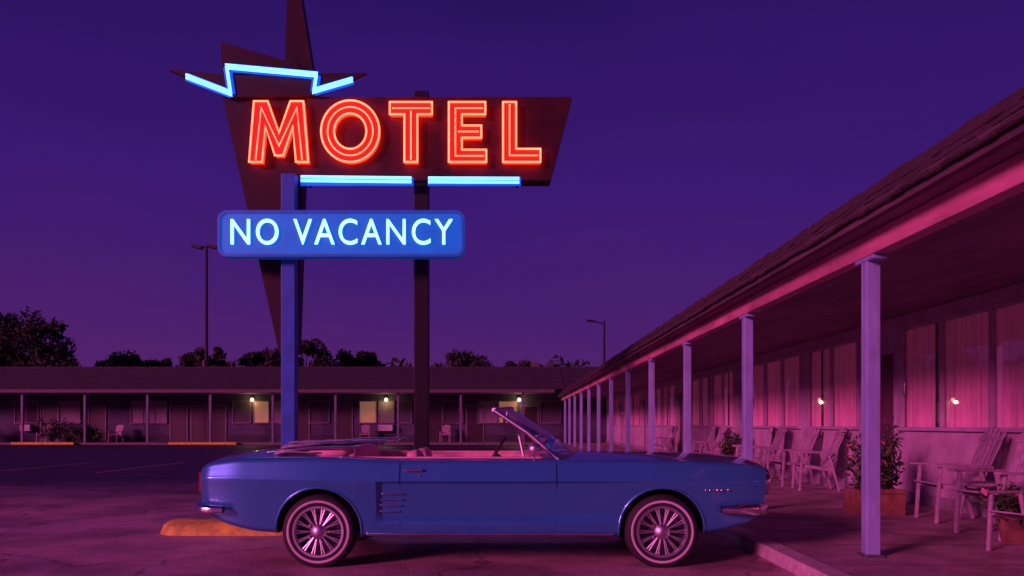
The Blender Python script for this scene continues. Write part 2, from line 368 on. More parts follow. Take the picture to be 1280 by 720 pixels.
R.add([(3.0,EY,3.12),(14,EY,3.12),(14,50.6,4.72),(3.0,50.6,4.72)],[(0,1,2,3)],0)
R.add([(-64,50.6,4.72),(14,50.6,4.72),(14,56,3.1),(-64,56,3.1)],[(0,1,2,3)],0)
R.bb(-64,14,50.5,50.72,4.70,4.78,0)
for i in range(14):
    t=i/14; y=EY+.02+t*5.5; z=3.12+t*1.6*(5.5/5.6)+.01; R.box((-30.5,y+.2,z+.07),(67,.40,.03),0,Matrix.Rotation(math.atan(1.6/5.6)-.05,3,'X'))
R.bb(-64,2.4,EY-.03,EY+.03,2.93,3.11,1); R.bb(-64,2.4,EY+.035,FY-.003,2.95,3.0,2)
R.cyl((-20,52,4.4),(-20,52,5.3),.12,m=1); R.bb(1.2,1.7,50.8,51.3,4.5,5.1,1)
R.obj("roof",[froof,mat("far_fascia",(.10,.075,.10),.7),ceilm],FW,smooth=0)
PP=MB(); xx=X(1)-22
while xx<2:
    PP.bb(xx-.06,xx+.06,45.3,45.42,.1,2.95,0); xx+=3.55
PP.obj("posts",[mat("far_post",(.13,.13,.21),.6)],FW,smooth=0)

# ------------------------------------------------------------------ chair
chairm=mat("chair_paint",(.36,.25,.34),.5,var=.2,scale=9)
cb=MB()
def slat(p0,p1,wd,th,m=0,side=Vector((0,1,0))):
    p0=Vector(p0);p1=Vector(p1); t=(p1-p0); Ln=t.length; t.normalize(); n=t.cross(side).normalized(); s2=n.cross(t)
    R_=Matrix((t,s2,n)).transposed(); cb.box((p0+p1)/2,(Ln,wd,th),m,R_)
for sy in(-1,1):
    yy=sy*.27
    slat((-.26,yy,.0),(-.22,yy,.60),.04,.035); slat((.34,yy*.95,.0),(.18,yy*.95,.60),.04,.035)
    slat((-.32,yy*1.05,.615),(.30,yy*1.05,.60),.075,.025); slat((-.24,yy*.88,.40),(.24,yy*.88,.33),.03,.05)
for i in range(6): slat((-.26+i*.085,-.25,.42-i*.012),(-.26+i*.085,.25,.42-i*.012),.07,.018,0,Vector((1,0,-.15)).normalized())
for i in range(5):
    yy=(-2+i)*.095; slat((.19,yy*.9,.34),(.46,yy*1.05,1.02-.012*abs(i-2)**2),.078,.018)
slat((.255,-.24,.52),(.255,.24,.52),.05,.02,0,Vector((.37,0,.93))); slat((.415,-.25,.90),(.415,.25,.90),.05,.02,0,Vector((.37,0,.93)))
cmesh=cb.obj("patio_chair",[chairm],bevel=.006,smooth=0); 
first=True
def chair(x,y,rz,name="patio_chair",s=1):
    global first
    if first: o=cmesh; first=False
    else:
        o=bpy.data.objects.new(name,cmesh.data); scene.collection.objects.link(o)
        b=o.modifiers.new("b","BEVEL"); b.width=.006; b.segments=2
    o.location=(x,y,.1); o.rotation_euler=(0,0,math.radians(rz)); o.scale=(s,)*3
chair(4.62,7.55,12); chair(4.80,8.75,-6); chair(4.25,6.55,20,s=.8)
chair(4.85,12.9,-8); chair(4.8,13.9,10); chair(4.75,15.4,0); chair(4.85,16.4,-14); chair(4.8,19.8,5); chair(4.8,20.9,-5); chair(4.8,25.5,0); chair(4.8,26.5,8)
for x,r in((-27.4,90),(-23.2,80),(-8.6,95),(-3.9,85)):
    chair(x,46.8,r)
tb=MB(); tb.lathe([(0,.44),(.24,.44),(.25,.455),(.24,.47),(0,.47)],(0,0,0),n=24,axis='Z')
for a in(0.5,2.6,4.7): tb.cyl((.2*math.cos(a),.2*math.sin(a),0),(.12*math.cos(a),.12*math.sin(a),.44),.014)
tb.obj("side_table",[chairm],loc=(4.75,8.12,.1))

# ------------------------------------------------------------------ plants
leafm=mat("leaves",(.07,.12,.045),.7,col2=(.03,.05,.02),scale=3)
leafm2=mat("tree_leaves",(.035,.055,.03),.8,col2=(.012,.02,.012),scale=.8)
flow=mat("petals",(.7,.12,.2),.6); terr=mat("terracotta",(.22,.09,.065),.75,var=.2,scale=8,bump=.2); barkm=mat("bark",(.05,.04,.03),.9,bump=.4,bscale=12)
soil=mat("soil",(.04,.03,.025),.95)
def leaf(mb,p,s,m):
    a=Vector((random.gauss(0,1),random.gauss(0,1),random.gauss(0,1))).normalized(); b=a.orthogonal().normalized(); b=Matrix.Rotation(random.random()*6.3,3,a)@b; c=a.cross(b)
    mb.add([p-b*s,p+c*s*.45,p+b*s,p-c*s*.45],[(0,1,2,3)],m)
def potted(name,x,y,kind,h):
    e=empty(name,(x,y,.1)); p=MB()
    if kind=='box':
        for sx,sy,dx,dy in((-.25,0,.04,.46),(.25,0,.04,.46)): p.bb(sx-.02,sx+.02,-.21,.21,0,.3,0)
        p.bb(-.229,.229,-.21,-.17,0,.3,0); p.bb(-.229,.229,.17,.21,0,.3,0); p.bb(-.229,.229,-.169,.169,.02,.26,1)
        p.bb(-.28,.28,-.235,-.211,.26,.31,0)
        top=.26
    else:
        p.lathe([(0,0),(.11,0),(.15,.22),(.17,.22),(.17,.27),(.145,.27),(.14,.24),(0,.24)],(0,0,0),n=24,axis='Z',m=0); top=.24
    p.obj("pot",[terr,soil],e)
    f=MB()
    for i in range(20):
        a=random.random()*6.3; r=random.random()*.2; tip=Vector((math.cos(a)*r*1.6,math.sin(a)*r*1.6,top+h*random.uniform(.45,1)))
        f.cyl((math.cos(a)*r*.4,math.sin(a)*r*.4,top-.03),tip,.008,.003,5,1,False)
        for k in range(60):
            t=random.uniform(.15,1.05); q=Vector((math.cos(a)*r*.4,math.sin(a)*r*.4,top)).lerp(tip,t)+Vector([random.gauss(0,.055) for _ in range(3)])
            leaf(f,q,random.uniform(.025,.05),0 if random.random()>.03 else 2)
    f.obj("foliage",[leafm,barkm,flow],e,smooth=0,fixn=False)
potted("potted_plant",4.25,9.4,'box',.65); potted("potted_plant",4.6,10.0,'pot',.75); potted("potted_plant",4.5,7.15,'pot',.22); potted("potted_plant",4.75,17.6,'box',.6)
def shrub(x,y,s):
    f=MB()
    for i in range(26):
        a=random.random()*6.3; u=random.random(); tip=Vector((math.cos(a)*s*u,math.sin(a)*s*u,s*random.uniform(.6,1.6)))
        f.cyl((0,0,0),tip,.02,.006,4,1,False)
        for k in range(30): leaf(f,tip*random.uniform(.4,1.05)+Vector([random.gauss(0,.12*s) for _ in range(3)]),random.uniform(.05,.1),0)
    f.obj("shrub",[leafm,barkm],smooth=0,loc=(x,y,.1),fixn=False)
shrub(-26.6,46.3,.9); shrub(-25.2,46.2,.7); shrub(-24.4,46.5,.6); shrub(-31.5,46.3,.8)

def tree(x,y,h,wd,seed,dens=1.0):
    random.seed(seed); e=MB(); th=h*.34
    e.cyl((0,0,0),(random.uniform(-.2,.2),0,th),.03*h,.018*h,9,1)
    cl=[]
    for i in range(int(48*dens)):
        a=random.random()*6.3; u=math.sqrt(random.random()); z=random.uniform(.30,.98)
        rr=wd*.5*u*math.sqrt(max(.05,1-((z-.56)/.46)**2))*(1+.25*math.sin(a*3+seed))
        c=Vector((math.cos(a)*rr,math.sin(a)*rr,h*z*.96)); cl.append(c)
        mid=Vector((c.x*.35,c.y*.35,th+(c.z-th)*.5)) ; e.cyl((0,0,th*.8),mid,.011*h,.007*h,5,1,False); e.cyl(mid,c,.007*h,.002*h,5,1,False)
    for c in cl:
        sr=random.uniform(.08,.15)*wd
        for k in range(130):
            d=Vector([random.gauss(0,1) for _ in range(3)]).normalized()*sr*random.random()**.4*(1.25 if random.random()<.15 else 1); d.z*=.8
            leaf(e,c+d,random.uniform(.12,.24),0)
    e.obj("tree",[leafm2,barkm],smooth=0,loc=(x,y,0),fixn=False)
tree(-38.3,60,10.0,7.0,1,1.3); tree(-34.6,58.5,8.8,5.6,2,1.2); tree(-43.0,62,9.6,7,3,1.2)
tree(-31.0,64,6.9,4.2,4); tree(-26.3,66,7.2,4,5); tree(-23.9,64,7.6,3.6,6); tree(-28.6,65,6.6,3.8,14)
tree(-15.6,60,8.0,6,7); tree(-19.8,63,7.0,4.5,8); tree(-11.6,62,6.9,4.5,10); tree(-4.0,64,7.0,5.5,9); tree(.5,68,6.5,5,11)
random.seed(99)
tl=MB()
for i in range(9000):
    x=random.uniform(-110,60); hh=5.5+1.6*mnoise.noise(Vector((x*.12,0,0)))+1.3*mnoise.noise(Vector((x*.5,3,0)))
    leaf(tl,Vector((x,random.uniform(76,80),random.uniform(.0,1)**.6*hh*1.2)),random.uniform(.3,.55),0)
tl.obj("distant_trees",[leafm2],smooth=0,fixn=False)

# ------------------------------------------------------------------ lamps posts
def lamp(name,x,y,h,kind):
    e=empty(name,(x,y,0)); s=MB(); s.cyl((0,0,0),(0,0,h),.14,.085,10); s.cyl((0,0,0),(0,0,.4),.22,.2,10)
    if kind==0:
        s.cyl((-.85,0,h+.02),(.55,0,h-.02),.05,m=0)
        for sx in(-.62,.42): s.box((sx,0,h+.0),(.68,.45,.2),0,Matrix.Rotation(math.radians(12),3,'Y'))
    else:
        s.cyl((0,0,h-.25),(-.9,0,h),.045); s.box((-1.0,0,h+.0),(.6,.3,.14),0,Matrix.Rotation(.1,3,'Y'))
    s.obj("pole_and_head",[mat("lamp_metal",(.02,.02,.03),.6,.3)],e,bevel=.01)
lamp("street_lamp",-20.7,54+.2,1.16+.2215*54.2,0); lamp("street_lamp",6.9,60,8.9,1)

# ------------------------------------------------------------------ SIGN
SG=empty("motel_sign",(0,0,0)); SY=15.0; K=.015
sx=lambda p:(p-640)*K; sz=lambda p:H+(530-p)*K
pz=lambda pts:[(sx(a),sz(b)) for a,b in pts]
signm=mat("sign_metal",(.022,.007,.012),.55,var=.3,scale=1.2,bump=.05,rvar=.1,spec=.25); edgem=mat("sign_edge",(.03,.012,.022),.5,spec=.3)
signf=mat("sign_face",(.040,.008,.010),.5,var=.3,scale=1.2,bump=.05,rvar=.1,spec=.3)
bluelitpole=mat("blue_lit_pole",(.02,.14,.50),.4,var=.15,scale=3); darkpole=mat("dark_pole",(.010,.008,.016),.5,spec=.3)  # blue neon light on the left pole is put into its colour
S=MB()
S.prism(pz([(276,52),(357,76),(372,78),(400,122),(378,232),(371,442),(349,442),(279,125)]),SY,SY+.32,1,0)
S.prism(pz([(355,90),(360,-45),(367,-60),(391,90)]),SY+.02,SY+.28,1,0)
S.prism(pz([(213,90),(300,97),(352,95),(460,94),(398,122),(292,124)]),SY-.1,SY-.004,1,0)
S.prism(pz([(384,122),(715,122),(688,226),(379,226)]),SY-.03,SY+.36,1,2)
S.obj("sign_boards",[signm,edgem,signf],SG,bevel=.015,smooth=0)
P_=MB()
P_.bb(sx(358),sx(375),SY-.36,SY-.12,0,sz(224),0)
P_.bb(sx(517),sx(535),SY+.04,SY+.30,0,sz(112),1)
for px in(366,526):
    P_.bb(sx(px)-.35,sx(px)+.35,SY-.45,SY+.45,0,.12,2)
    for dx in(-.25,.25): P_.cyl((sx(px)+dx,SY-.35,.12),(sx(px)+dx,SY-.35,.17),.025,m=1)
P_.bb(sx(358),sx(375),SY-.119,SY-.001,sz(236),sz(228),1); P_.bb(sx(517),sx(535),SY-.2,SY+.039,sz(296),sz(288),1)
P_.obj("support_poles",[bluelitpole,darkpole,concrete],SG,bevel=.01,smooth=0)
red=emit("neon_red_tube",(1.0,.105,.045),6.0); redface=emit("neon_red_face",(1,.010,.006),.85); redhot=emit("neon_core",(1,.13,.06),5.0)
redside=emit("red_halo_side",(1,.010,.005),9.0)  # glowing can sides added to throw a red halo on the boards
blue=emit("neon_blue_tube",(.06,.24,1.0),6.5)
LF=MB(); LT=MB()
ell=lambda cx,cy,rx,ry,n=44:[(cx+rx*math.cos(2*math.pi*k/n),cy+ry*math.sin(2*math.pi*k/n)) for k in range(n)]
polys=[[(315,206),(321,131),(338,131),(352,170),(366,131),(382,131),(388,206),(373,206),(369,162),(357,198),(347,198),(335,162),(331,206)],
[(489,132),(541,132),(541,147),(523,147),(523,206),(507,206),(507,147),(489,147)],
[(562,132),(607,132),(607,147),(578,147),(578,161),(602,161),(602,176),(578,176),(578,191),(608,191),(608,206),(562,206)],
[(629,132),(645,132),(645,190),(675,190),(675,206),(629,206)]]
fy=SY-.14
path=lambda pts,y:[(sx(a),y,sz(b)) for a,b in pts]
for p in polys:
    LF.prism(pz(p),fy,SY-.035,0,1); LT.tube(path(p,fy-.03),.017,0,8,True)
o_,i_=ell(440,168,36,38),ell(440,168,20,22)
LF.ring(pz(o_),pz(i_),fy,SY-.035,0,1); LT.tube(path(o_,fy-.03),.017,0,8,True); LT.tube(path(i_,fy-.03),.017,0,8,True)
LT.tube(path(ell(440,168,28,30),fy-.03),.013,1,8,True)
for p in([(323,203),(330,139),(352,186),(374,139),(380.5,203)],[(492,139.5),(538,139.5)],[(515,143),(515,203)],[(604,139.5),(570,139.5),(570,198.5),(605,198.5)],[(573,168.5),(599,168.5)],[(637,135),(637,198),(672,198)]):
    LT.tube(path(p,fy-.03),.013,1,8)
LF.obj("letter_cans",[redside,redface],SG,smooth=0); LT.obj("letter_tubes",[red,redhot],SG,smooth=60)
BT=MB()
for d in(0,.055):
    BT.tube([(a,y,b-d) for a,y,b in path([(237,98),(292,119),(287,86),(398,96),(395,116),(443,102)],SY-.16)],.026,0,8)
for d in(0,.07):
    BT.tube([(a,y,b-d) for a,y,b in path([(380,225.5),(516,227)],SY-.22)],.028,0,8); BT.tube([(a,y,b-d) for a,y,b in path([(537,227),(649,227.5)],SY-.22)],.028,0,8)
BT.obj("blue_neon_tubes",[blue],SG,smooth=60)
bback=emit("blue_halo_glow",(.006,.09,1.0),.8)  # glowing strips added behind the blue tubes to stand for their halo
BR=MB(); BR.bb(sx(379),sx(518),SY-.19,SY-.15,sz(235.5),sz(225.5),1); BR.bb(sx(536),sx(651),SY-.19,SY-.15,sz(235.5),sz(225.5),1)
BR.bb(sx(385),sx(388),SY-.15,SY+.1,sz(233),sz(226.5),0); BR.bb(sx(645),sx(648),SY-.15,SY+.1,sz(233),sz(226.5),0)
zz_=[(237,98),(292,119),(287,86),(398,96),(395,116),(443,102)]
for p,q in zip(zz_[:-1],zz_[1:]):
    a=Vector((sx(p[0]),0,sz(p[1])-.0275)); b=Vector((sx(q[0]),0,sz(q[1])-.0275)); d=(b-a); l=d.length; ang=-math.atan2(d.z,d.x)
    c=(a+b)/2; BR.box((c.x,SY-.115,c.z),(l,.025,.15),1,Matrix.Rotation(ang,3,'Y'))
BR.obj("tube_halo_strips",[darkpole,bback],SG,smooth=0)
yc0,yc1=SY-.60,SY-.365
def rrect(x0,x1,z0,z1,r,n=6):
    out=[]
    for cx,cz,a0 in((x1-r,z1-r,0),(x0+r,z1-r,90),(x0+r,z0+r,180),(x1-r,z0+r,270)):
        for k in range(n+1):
            a=math.radians(a0+90*k/n); out.append((cx+r*math.cos(a),cz+r*math.sin(a)))
    return out
kk=(yc0)/SY
ax=lambda p:(p-640)*K*kk; az=lambda p:H+(530-p)*K*kk
C=MB(); x0,x1,z0,z1=ax(272),ax(581),az(321),az(263)
C.prism(rrect(x0,x1,z0,z1,.17),yc0+.03,yc1,0)
C.ring(rrect(x0,x1,z0,z1,.17),rrect(x0+.05,x1-.05,z0+.05,z1-.05,.13),yc0-.02,yc0+.031,0)
C.prism(rrect(x0+.055,x1-.055,z0+.055,z1-.055,.125),yc0+.012,yc0+.029,1)
C.obj("vacancy_cabinet",[mat("cabinet_metal",(.02,.14,.45),.4,glow=((.005,.08,.5),.25)),emit("blue_face",(.004,.10,.60),.8)],SG,smooth=40)  # blue sign glow put into the case metal as weak emission
fc=bpy.data.curves.new("vacancy_letters","FONT"); fc.body="NO VACANCY"; fc.size=.6; fc.extrude=.02; fc.offset=-.001; fc.space_character=1.18; fc.resolution_u=6
to=bpy.data.objects.new("vacancy_letters",fc); scene.collection.objects.link(to); bpy.context.view_layer.update()
me=bpy.data.meshes.new_from_object(to); bpy.data.objects.remove(to)
co_=np.array([v.co for v in me.vertices]); mn=co_.min(0); mxx=co_.max(0)
X0,X1,Z0,Z1=ax(289),ax(566),az(306),az(274)
for v in me.vertices:
    x,y,z=v.co; v.co=(X0+(x-mn[0])/(mxx[0]-mn[0])*(X1-X0), yc0-.02-z, Z0+(y-mn[1])/(mxx[1]-mn[1])*(Z1-Z0))
me.materials.clear(); me.materials.append(emit("cyan_white",(.30,.80,1.0),2.2)); finish(me,0)
lo=bpy.data.objects.new("vacancy_letters",me); lo.parent=SG; scene.collection.objects.link(lo)

# ------------------------------------------------------------------ CAR
CAR=empty("parked_car",(-.24,7.27,0))
paint=mat("car_paint",(.045,.25,.50),.30,.45,var=.03,scale=3,coat=1.0)
black=mat("black_trim",(.012,.012,.014),.6); rubber=mat("rubber",(.02,.02,.022),.75,bump=.1); whitew=mat("whitewall",(.6,.52,.56),.6)
inter=mat("vinyl_interior",(.78,.34,.42),.5,var=.1,scale=8); topm=mat("folded_top",(.45,.38,.45),.7,var=.15,scale=12,bump=.2,bscale=30)
redl=mat("tail_lens",(.4,.01,.01),.2); lensm=mat("headlight_lens",(.7,.7,.75),.1,.4)
NS=231; xs=np.linspace(-2.28,2.28,NS)
tz=catmull([-2.28,-2.24,-2.15,-1.94,-1.3,-.9,-.656,.6,1.45,2.0,2.2,2.28],[.80,.835,.862,.888,.895,.880,.872,.872,.865,.845,.826,.805],xs)
bz=catmull([-2.28,-2.2,-2.05,-1.8,-1.0,.9,1.8,2.1,2.28],[.47,.40,.33,.28,.245,.245,.27,.33,.42],xs)
ww=catmull([-2.28,-2.2,-1.9,-1.3,0,1.3,1.9,2.15,2.28],[.775,.81,.845,.866,.868,.864,.845,.825,.80],xs)
sp=[(0,0),(.80,0),(.90,.015),(.940,.07),(.952,.18),(.968,.38),(.986,.58),(.998,.685),(1.0,.715),(.992,.76),(.970,.88),(.955,.95),(.930,.988),(.89,1.0),(.80,.998),(.5,1.0),(0,1.0)]
u=np.linspace(0,1,len(sp)); uu=np.linspace(0,1,72); sy_=catmull(u,[a for a,b in sp],uu); sz_=catmull(u,[b for a,b in sp],uu)
NU=72; NH=50
sm=lambda t:np.clip(t,0,1)**2*(3-2*np.clip(t,0,1))
def cove(x,z): return .040*sm((z-.375)/.03)*sm((.70-z)/.018)*sm((x+.85)/.035)*(1-sm((x-.3)/1.4))
rings=[]
for i in range(NS):
    y=sy_*ww[i]; z=bz[i]+sz_*(tz[i]-bz[i])
    z=z+.045*np.clip(1-(sy_/.84)**2,0,1)*(uu>.72)
    x=xs[i]
    y=y-cove(x,z)*(sy_>.9)*(uu<.8)
    xo=np.full_like(y,x)
    end=np.clip((abs(x)-2.1)/.18,0,1); xo=xo+np.sign(x)*end*.05*(1-(y/.86)**2)
    if x>0: xo=xo+end*.05*(z-.55)
    half=[(xo[k],-y[k],z[k]) for k in range(NU)]
    other=[(xo[k],y[k],z[k]) for k in range(NU-2,0,-1)]
    rings.append(half+other)
M=len(rings[0]); 
me=bpy.data.meshes.new("body")
vs=[p for r in rings for p in r]; fcs=[(i*M+k,i*M+(k+1)%M,(i+1)*M+(k+1)%M,(i+1)*M+k) for i in range(NS-1) for k in range(M)]
fcs+=[tuple(range(M))[::-1],tuple((NS-1)*M+k for k in range(M))]
me.from_pydata(vs,[],fcs)
for m_ in (paint,black,inter): me.materials.append(m_)
finish(me,40); body=bpy.data.objects.new("body",me); scene.collection.objects.link(body)
WHX=(-1.32,1.45); HZ=.292
cut=MB()
for x in WHX:
    for s in(-1,1): cut.cyl((x,s*.50,HZ+.01),(x,s*1.0,HZ+.01),.345,n=56)
def cutobj(mb): 
    me=bpy.data.meshes.new("c"); me.from_pydata(mb.v,[],mb.f); finish(me,0); o=bpy.data.objects.new("c",me); scene.collection.objects.link(o); return o
ck=MB(); pl_=[(x,z) for x,z in rrect(-1.22,.50,-.70,.70,.12)]
n=len(pl_); ck.add([(x,y,.36) for x,y in pl_]+[(x,y,1.3) for x,y in pl_],[(i,(i+1)%n,n+(i+1)%n,n+i) for i in range(n)]+[tuple(range(n)),tuple(range(n,2*n))],0)
lines=MB()
for s in(-1,1):
    for x in(-.66,.60): lines.box((x,s*.93,.60),(.009,.22,.66),0)
    lines.box((-.03,s*.93,.272),(1.250,.18,.006))
hood=MB(); 
for s in(-1,1): hood.box((1.44,s*.66,.93),(1.56,.008,.12))
for c in(cutobj(cut),cutobj(ck),cutobj(lines),cutobj(hood)):
    md=body.modifiers.new("bo","BOOLEAN"); md.object=c; md.operation='DIFFERENCE'; md.solver='EXACT'
dg=bpy.context.evaluated_depsgraph_get(); bme=bpy.data.meshes.new_from_object(body.evaluated_get(dg))
body.modifiers.clear(); body.data=bme
for o in [o for o in scene.objects if o.name.split('.')[0]=="c"]: bpy.data.objects.remove(o)
while len(bme.materials)<3: bme.materials.append(None)
bme.materials[0]=paint; bme.materials[1]=black; bme.materials[2]=inter
for p in bme.polygons:
    c=p.center; n_=p.normal; mi=0
    for x in WHX:
        r=math.hypot(c.x-x,c.z-HZ-.01)
        if r<.347 and .49<abs(c.y)<1 and (abs(abs(c.y)-.5)<.01 or n_.dot(Vector((x-c.x,0,HZ+.01-c.z)).normalized())>.9): mi=1
    if -1.23<c.x<.51 and abs(c.y)<.705 and (abs(n_.z)<.3 or c.z<.5) and c.z>.355: mi=2
    if (abs(c.x+.66)<.0055 or abs(c.x-.6)<.0055) and abs(n_.x)>.9: mi=1
    if n_.z<-.9 and c.z<.3: mi=1
    p.material_index=mi
finish(bme,38,False); body.parent=CAR
for x in WHX:
    for s in(-1,1):
        e=MB(); c=(x,0,HZ)
        y1=.835; y0=.655
        e.lathe([(.195,y0),(.25,y0-.005),(.285,y0+.015),(.298,y0+.045),(.300,y0+.09),(.298,y1-.04),(.288,y1-.012),(.262,y1+.004),(.235,y1+.004),(.212,y1-.008),(.200,y1-.02)],c,n=64,m=0,sgn=s)
        e.lathe([(.234,y1+.0045),(.238,y1+.0072),(.249,y1+.0072),(.253,y1+.0045)],c,n=64,m=1,sgn=s)
        e.lathe([(.208,y1-.012),(.200,y1-.004),(.188,y1-.03),(.180,y1-.08),(.0,y1-.085)],c,n=64,m=3,sgn=s)
        e.lathe([(.212,y1-.008),(.206,y1+.006),(.190,y1+.005),(.180,y1-.015)],c,n=64,m=2,sgn=s)
        e.lathe([(.0,y1+.016),(.028,y1+.016),(.040,y1+.006),(.060,y1-.004),(.072,y1-.03),(.072,y1-.08)],c,n=32,m=2,sgn=s)
        NSp=14
        for k in range(NSp):
            for da in(-.06,.06):
                a=2*math.pi*k/NSp; a2=a+da
                d=Vector((math.cos(a),0,math.sin(a))); d2=Vector((math.cos(a2),0,math.sin(a2)))
                p0=Vector(c)+d*.055+Vector((0,s*(y1-.012),0)); p1=Vector(c)+d2*.188+Vector((0,s*(y1-.010),0))
                e.cyl(p0,p1,.0065,.0065,6,2,False)
        for k in range(5):
            a=2*math.pi*k/5; e.cyl((x+.085*math.cos(a),s*(y1-.03),HZ+.085*math.sin(a)),(x+.085*math.cos(a),s*(y1-.004),HZ+.085*math.sin(a)),.010,n=6,m=2)
        e.cyl((x,s*.4,HZ),(x,s*(y1-.1),HZ),.07,n=12,m=3)
        e.obj("wheel",[rubber,whitew,wheelchrome,mat("drum",(.07,.07,.08),.45,.6)],CAR,smooth=40)
def fend(x,z):
    i=int(np.clip((x+2.28)/4.56*(NS-1),0,NS-1)); fr=(z-bz[i])/(tz[i]-bz[i]); return float(np.interp(fr,sz_[:NH],sy_[:NH])*ww[i]-cove(x,z))
side_y=fend
A=MB()
for x in WHX:
    for s in(-1,1):
        P=[]
        for k in range(33):
            a=math.radians(-8+196*k/32); zz=HZ+.01+.348*math.sin(a); xx=x+.348*math.cos(a)
            P.append((xx,s*(fend(xx,zz)-.002),zz))
        A.tube(P,.012,0,8)
A.obj("wheel_arch_lips",[paint],CAR,smooth=60)
T_=MB()
for s in(-1,1):
    T_.bb(-.93,1.06,s*(side_y(0,.29)-.006),s*(side_y(0,.29)+.012),.262,.280,0)
    for k in range(4):
        zz=.455+k*.048
        T_.box((-.745+.008*k,s*(side_y(-.75,zz)+.010),zz),(.17-.012*abs(k-1.5)+k*.008,.022,.010),0)
    T_.box((-.55,s*(side_y(-.55,.785)+.018),.79),(.15,.016,.018),0); 
    for dx in(-.06,.06): T_.box((-.55+dx,s*(side_y(-.55,.785)+.006),.79),(.02,.03,.02),0)
    T_.cyl((-.50,s*(side_y(-.5,.74)-.003),.748),(-.50,s*(side_y(-.5,.74)+.006),.748),.010,m=0)
    for k in range(5): T_.box((1.80+k*.032,s*(side_y(1.82,.64)+.003),.625),(.018,.008,.020),0)
    T_.box((1.955+.03,s*(side_y(1.98,.64)+.003),.625),(.03,.008,.02),0)
    P=[(x,s*(side_y(x,.86)-.030),float(np.interp(x,xs,tz))+.004) for x in np.linspace(-1.15,.56,24)]
    T_.tube(P,.007,0,6)
    T_.cyl((.42,s*.80,.865),(.42,s*.82,.93),.008,m=0)
def bumper(x,sgn,z,h,wrapx):
    P=[]
    n=28
    for k in range(n+1):
        t=-1+2*k/n; yy=.845*math.copysign(min(1,abs(t)*1.22),t); 
        over=max(0,abs(t)*1.22-1)/.22
        xx=x+sgn*.09*(1-(yy/.845)**4)-sgn*over*wrapx
        P.append((xx,yy+(.012 if t>0 else -.012)*over,z))
    prof=[(0,-.5),(.55,-.48),(1,-.2),(1,.2),(.55,.48),(0,.5)]
    G=[]
    for i,p in enumerate(P):
        a=Vector(P[max(0,i-1)]);b=Vector(P[min(n,i+1)]); t=(b-a).normalized(); nrm=Vector((t.y,-t.x,0))
        hh=h*(1-.35*max(0,abs(-1+2*i/n)*1.22-1)/.22)
        G.append([tuple(Vector(p)+nrm*pp*.035*sgn+Vector((0,0,q*hh))) for pp,q in prof]+[tuple(Vector(p)-nrm*.012*sgn+Vector((0,0,q*hh))) for q in(.45,-.45)]+[tuple(Vector(p)+Vector((0,0,-.5*hh)))])
    T_.grid(G,0)
bumper(2.255,1,.475,.10,.34); bumper(-2.27,-1,.475,.085,.20)
for s in(-1,1):
    T_.box((2.37,s*.33,.47),(.04,.035,.18),0); T_.box((-2.38,s*.33,.48),(.04,.035,.17),0)
T_.obj("chrome_trim",[chromem],CAR,smooth=50,bevel=.002)
FRN=MB()
FRN.prism([(a,b) for a,b in rrect(-.42,.42,.56,.76,.05)],0,.02,1)
FRN.v=[(2.325+y,x,z) for x,y,z in FRN.v]
FRN2=MB()
for s in(-1,1):
    FRN2.lathe([(.0,.06),(.06,.055),(.088,.03),(.10,.0)],(0,0,0),n=28,m=2,axis='Z')
    FRN2.lathe([(.10,.0),(.112,.04),(.122,.0),(.122,-.06)],(0,0,0),n=28,m=0,axis='Z')
v=FRN2.v; half=len(v)//2
FRN2.v=[(2.31+z,y-.62,x+.685) for x,y,z in v[:half]]+[(2.31+z,y+.62,x+.685) for x,y,z in v[half:]]
FRN2.obj("headlights",[chromem,black,lensm],CAR); 
for k in range(7): FRN.bb(2.346,2.352,-.40,.40,.585+k*.026,.591+k*.026,0)
FRN.bb(2.352,2.362,-.12,.12,.62,.70,0); FRN.obj("grille",[chromem,black],CAR)
TL=MB()
for s in(-1,1):
    for k in range(3): TL.bb(-2.335,-2.30,s*.60+(k-1)*.065-.026,s*.60+(k-1)*.065+.026,.60,.76,0)
TL.cyl((-2.33,0,.68),(-2.36,0,.68),.07,n=24,m=1); TL.obj("tail_lights",[redl,chromem],CAR)
def cushion(mb,c,d,rot=0,m=0,e=4):
    n1,n2=14,20; vs=[];fs=[]
    R_=Matrix.Rotation(rot,3,'Y')
    sg=lambda v,p:math.copysign(abs(v)**p,v)
    for i in range(n1+1):
        th=-math.pi/2+math.pi*i/n1
        for j in range(n2):
            ph=2*math.pi*j/n2; p=Vector((sg(math.cos(th),2/e)*sg(math.cos(ph),2/e)*d[0]/2,sg(math.cos(th),2/e)*sg(math.sin(ph),2/e)*d[1]/2,sg(math.sin(th),2/e)*d[2]/2)); vs.append(Vector(c)+R_@p)
    for i in range(n1):
        for j in range(n2): fs.append((i*n2+j,i*n2+(j+1)%n2,(i+1)*n2+(j+1)%n2,(i+1)*n2+j))
    mb.add(vs,fs,m)
I=MB()
for y in(-.34,.34):
    cushion(I,(-.28,y,.50),(.52,.50,.18)); cushion(I,(-.56,y,.69),(.14,.48,.50),-.2)
cushion(I,(-.90,0,.52),(.42,1.2,.18)); cushion(I,(-1.10,0,.76),(.17,1.24,.44),-.15)
cushion(I,(-1.30,0,.915),(.50,1.30,.10),0)
cushion(I,(.40,0,.84),(.26,1.34,.15),0)
for s in(-1,1): I.bb(-1.1,.5,s*.70,s*.745,.86,.893,0)
I.bb(-.3,.3,-.07,.07,.37,.5,1)
I.obj("seats_and_dash",[inter,black],CAR,smooth=60,bevel=.006)
SWm=MB(); ctr=Vector((.08,.34,.87)); ax_=Vector((-.86,0,.5)).normalized(); a_=Vector((0,1,0)); b_=ax_.cross(a_)
